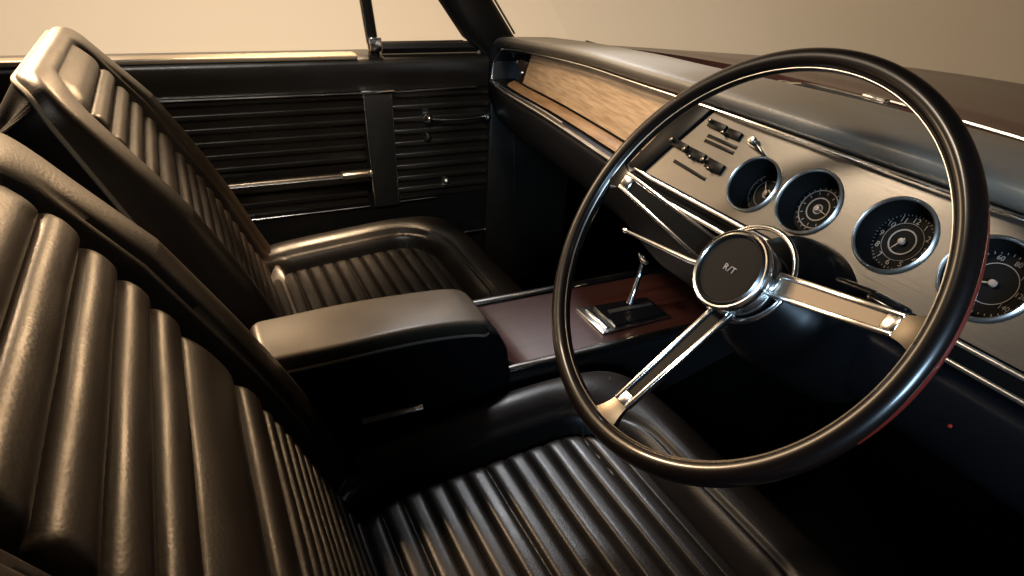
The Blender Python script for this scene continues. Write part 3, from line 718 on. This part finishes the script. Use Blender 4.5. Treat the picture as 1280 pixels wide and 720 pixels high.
MB().box((DX - .018, -.56, -.0090), (.046, 1.0, .011), bev=.004, seg=3).build('sill_cap', mat('pale_sill_vinyl', (.30, .24, .17), .35, coat=.2), door)
def ribs(y0, y1, z0, z1, n, name):
    mb = MB(); rg = []
    P = []
    for k in range(n):
        a, b = lerp(z0, z1, k / n), lerp(z0, z1, (k + 1) / n)
        for f in (0.0, .06, .12, .18, .24, .30, .38, .5, .7, .88): P.append((DX + .0005 + .0105 * exp(-((f - .20) / .11) ** 2) + .0015 * sin(pi * f), lerp(a, b, f)))
    P.append((DX, z1))
    for y in (y0, y0 + .004, y1 - .004, y1):
        q = 0.2 if y in (y0, y1) else 1
        rg.append([(DX + (x - DX) * q, y, z) for x, z in P])
    mb.loft(rg, closed=False); return mb.build(name, VINYL, door, angle=60)
ribs(-1.0, -.052, -.090, -.352, 9, 'ribbed_panel'); ribs(.018, .262, -.092, -.352, 9, 'ribbed_panel')
def strip(pts, r, name, mt=CHROME, flat=(1, .6)): return MB().tube(pts, r, 8, flat=flat).build(name, mt, door)
strip([(DX + .006, -1.0, -.084), (DX + .006, -.055, -.0865)], .0042, 'upper_trim_strip'); strip([(DX + .006, .012, -.0865), (DX + .006, .226, -.083)], .0034, 'upper_trim_strip')
strip([(DX + .006, -1.0, -.362), (DX + .006, -.050, -.359), ], .0034, 'lower_trim_strip'); strip([(DX + .006, .02, -.356), (DX + .006, .12, -.355)], .002, 'lower_trim_strip')
mb = MB().prism([(-.052, -.086), (.012, -.086), (.022, -.362), (-.036, -.362)], (DX + .0, 0, 0), (0, 1, 0), (0, 0, 1), (1, 0, 0), .011, bev=.002); mb.build('center_band', bump(mat('satin_band', (.05, .048, .045), .33, .7), 'noise', 120, .05, .0004), door)
strip([(DX + .011, -.053, -.088), (DX + .011, -.037, -.360)], .0022, 'band_edge_trim', CHROME)
strip([(DX + .010, .012, -.088), (DX + .010, .023, -.360)], .0016, 'band_edge_trim', CHROME)
mb = MB().box((DX + .009, -.020, -.0845), (.014, .078, .009), bev=.003); mb.build('band_cap', CHROME, door)
# arm rest bar with chrome tip
mb = MB().box((DX + .026, -.30, -.272), (.045, .50, .026), bev=.009, seg=3); ar = mb.build('armrest', VINYL, door)
strip([(DX + .050, -.54, -.264), (DX + .050, -.06, -.2655)], .0022, 'armrest_trim')
mb = MB().box((DX + .040, -.085, -.263), (.028, .075, .013), bev=.004, seg=3); mb.lathe([(0, .008), (.006, .006), (.008, 0), (.006, -.004)], (DX + .052, -.055, -.261), (1, 0, 0), 20)
mb.build('door_release', SATIN, door)
# window crank
cr = MB().lathe([(0, .030), (.006, .029), (.010, .022), (.010, .014), (.006, .010), (.012, .004), (.013, 0)], (DX, .099, -.151), (1, 0, 0), 28).build('crank_hub', CHROME, door)
MB().tube(catmull([(DX + .022, .106, -.151), (DX + .026, .150, -.1545), (DX + .026, .205, -.1545), (DX + .024, .240, -.151)], 8), [.0028] * 25, 10).build('crank_arm', CHROME, door)
MB().lathe([(0, .022), (.005, .020), (.0075, .014), (.006, .005), (.004, -.004)], (DX + .022, .246, -.151), (1, 0, 0), 20).build('crank_knob', CHROME, door)
MB().lathe([(0, .022), (.006, .021), (.009, .014), (.008, .006), (.010, 0)], (DX, .099, -.196), (1, 0, 0), 24).build('lock_knob', CHROME, door)
MB().lathe([(0, .014), (.005, .013), (.010, .008), (.0125, .002), (.013, 0)], (DX, .150, -.316), (1, 0, 0), 24).build('vent_crank_boss', SATIN, door)
mb = MB(); mb.tube([(DX + .012, -.62, -.4615), (DX + .012, .20, -.4605), (DX + .012, .332, -.4600)], .0052, 10, flat=(1, .6)); mb.build('kick_trim_strip', CHROME, door)
# wing window
wf = MB(); zz0 = .008
wf.tube([(DX - .02, -.016, -.01), (DX - .02, -.031, .105), (DX - .02, -.073, .40)], .0135, 8, flat=(1.0, 1.0)); wfr = wf.build('wing_window_frame', BLACK, door)
MB().tube([(DX - .006, -.030, -.006), (DX - .006, -.045, .105), (DX - .006, -.087, .40)], .0026, 8).build('frame_chrome_edge', CHROME, door)
mb = MB().box((DX - .006, -.017, .016), (.014, .026, .030), bev=.003); mb.build('frame_bracket', CHROME, door)
MB().tube([(DX - .02, .0, .006), (DX - .02, .235, .006)], .013, 8).build('lower_frame', BLACK, door)
MB().tube([(DX - .014, -.004, .0200), (DX - .014, .196, .0205)], .0014, 6).build('frame_seal', SATIN, door)
MB().prism([(-.015, .015), (.195, .015), (-.11, .40), (-.085, .40)], (DX - .022, 0, 0), (0, 1, 0), (0, 0, 1), (1, 0, 0), .003).build('wing_pane', GLASS, door, smooth=False)

# ------------------------------------------------------------------ body shell: floor, pillar, cowl, hood
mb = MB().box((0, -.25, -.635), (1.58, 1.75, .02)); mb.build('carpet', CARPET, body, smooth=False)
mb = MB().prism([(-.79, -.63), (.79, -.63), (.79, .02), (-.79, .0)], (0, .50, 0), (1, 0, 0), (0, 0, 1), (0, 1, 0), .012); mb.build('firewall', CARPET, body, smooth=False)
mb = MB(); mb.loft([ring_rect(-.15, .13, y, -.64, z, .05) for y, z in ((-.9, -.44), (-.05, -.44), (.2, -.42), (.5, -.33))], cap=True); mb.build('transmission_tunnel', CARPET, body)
mb = MB().box((DX + .012, .383, -.33), (.02, .25, .62), bev=.006); kp = mb.build('kick_panel', VINYL, body)
MB().tube([(DX + .024, .318, -.155), (DX + .024, .326, -.22), (DX + .024, .336, -.36)], .0012, 6).build('kick_panel_seam', SATIN, kp)
# near side sill below the driver door opening
mb = MB().box((.76, -.25, -.58), (.08, 1.75, .12), bev=.01); mb.build('rocker_sill', PAINT, body)
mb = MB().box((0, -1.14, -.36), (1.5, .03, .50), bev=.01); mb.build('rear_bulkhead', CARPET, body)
# far windscreen pillar
def pillar(sx, name):
    mb = MB(); rg = []
    for k in range(16):
        f = k / 15; z = lerp(-.03, .42, f); y = .318 - .80 * (z - .03) + (.02 if z < .02 else 0)
        y0 = y - .128; x0 = sx * .765 - sx * .05 * f
        rg.append([(x0, y0, z), (x0 - sx * .030, y0 + .008, z), (x0 - sx * .038, y0 + .07, z), (x0 - sx * .030, y0 + .128, z), (x0, y0 + .140, z), (x0 + sx * .015, y0 + .07, z)])
    mb.loft([smooth_ring(r, 1) for r in rg], cap=True); p_ = mb.build(name, BLACK, body, angle=60)
    MB().tube([(sx * .765 - sx * .05 * k / 15 - sx * .012, .318 - .80 * (lerp(.035, .42, k / 15) - .03) + .016, lerp(.035, .42, k / 15)) for k in range(16)], .0026, 8).build('pillar_trim', SATIN, p_)
pillar(-1, 'windscreen_pillar')
# cowl and hood
def hood_z(x, y):
    z = .056 - .060 * (abs(x - .08) / .9) ** 2.0 - .068 * (min(y, 1.25) - .6)
    if y > 1.25: z -= .16 * ((y - 1.25) / .6) ** 2
    if y < .62: z -= 0.004
    return z
mb = MB(); rg = []
for j in range(50):
    y = .56 + 1.45 * j / 49
    rg.append([(x, y, hood_z(x, y)) for x in [-.90 + 1.8 * i / 60 for i in range(61)]])
n = len(rg[0]); mb.loft(rg, closed=False)
mb.loft([rg[0], [(p[0], p[1], p[2] - .05) for p in rg[0]]], closed=False)
mb.loft([rg[-1], [(p[0], p[1] + .03, p[2] - .35) for p in rg[-1]]], closed=False)
for sx in (0, -1): mb.loft([[r[sx] for r in rg], [(r[sx][0] * 1.03, r[sx][1], r[sx][2] - .5) for r in rg]], closed=False)
mb.build('hood', PAINT, body, angle=50)
mb = MB(); rg = []
for x in [-.76 + 1.5 * i / 40 for i in range(41)]:
    k = max(0, -(x + .0)) ; d = .05 * (k / .76) ** 2
    rg.append([(x, .435, .050 - d * .8 - .006), (x, .47, .040 - d), (x, .52, .030 - d), (x, .555, .020 - d), (x, .555, -.04), (x, .435, -.04)])
mb.loft(rg, cap=True); mb.build('cowl', BLACK, body, angle=50)
tr = lambda x: (.068 - .055 * (max(0, .3 - x) / 1.0) ** 1.3)
pts = [(x, .470, tr(x) - .004) for x in [-.73 + 1.45 * i / 60 for i in range(61)]]
MB().tube(pts, .0042, 8, flat=(1, .8)).build('windscreen_moulding', CHROME, body)
MB().tube([(x, .561, hood_z(x, .6) + .003) for x in [.08 + .62 * i / 40 for i in range(41)]], .0035, 8).build('hood_edge_moulding', CHROME, body)
# windscreen pane
mb = MB(); rg = []
for x in [-.715 + 1.43 * i / 30 for i in range(31)]:
    rg.append([(x, .470, tr(x)), (x, .30, .26), (x * .95, .03, .42), (x * .95, .033, .423), (x, .304, .263), (x, .474, tr(x))])
mb.loft(rg, cap=True); mb.build('windscreen_glass', GLASS, body, angle=50)

# windscreen wipers
def wiper(x0, x1, label):
    w_ = abs_root('windscreen_wiper', label, 'wiper', (x0, .52, .03), 'windscreen wipers')
    z0, z1 = tr(x0) + .000, tr(x1)
    MB().lathe([(0, .018), (.010, .017), (.016, .012), (.019, .004), (.020, -.02)], (x0, .505, z0 - .016), (0, 0, 1), 28).build('pivot_cap', CHROME, w_)
    MB().tube(catmull([(x0, .505, z0 - .002), (lerp(x0, x1, .4), .495, lerp(z0, z1, .4) + .006), (x1, .488, z1 + .004)], 10), [.0042 - .002 * k / 20 for k in range(21)], 10, flat=(1.4, .7)).build('wiper_arm', SATIN, w_)
    MB().box((x1 - .004, .487, z1 + .005), (.042, .012, .010), bev=.003).build('blade_clip', CHROME, w_)
    MB().box((lerp(x0, x1, .75), .481, lerp(z0, z1, .75) + .001), (abs(x1 - x0) * .9, .004, .009), bev=.001).build('blade', RUBBER, w_)
wiper(-.275, -.60, 'chrome windscreen wiper with its round pivot showing just past the middle of the dash pad')
wiper(-.06, .135, 'windscreen wiper with bright chrome clip seen through the top of the steering wheel')
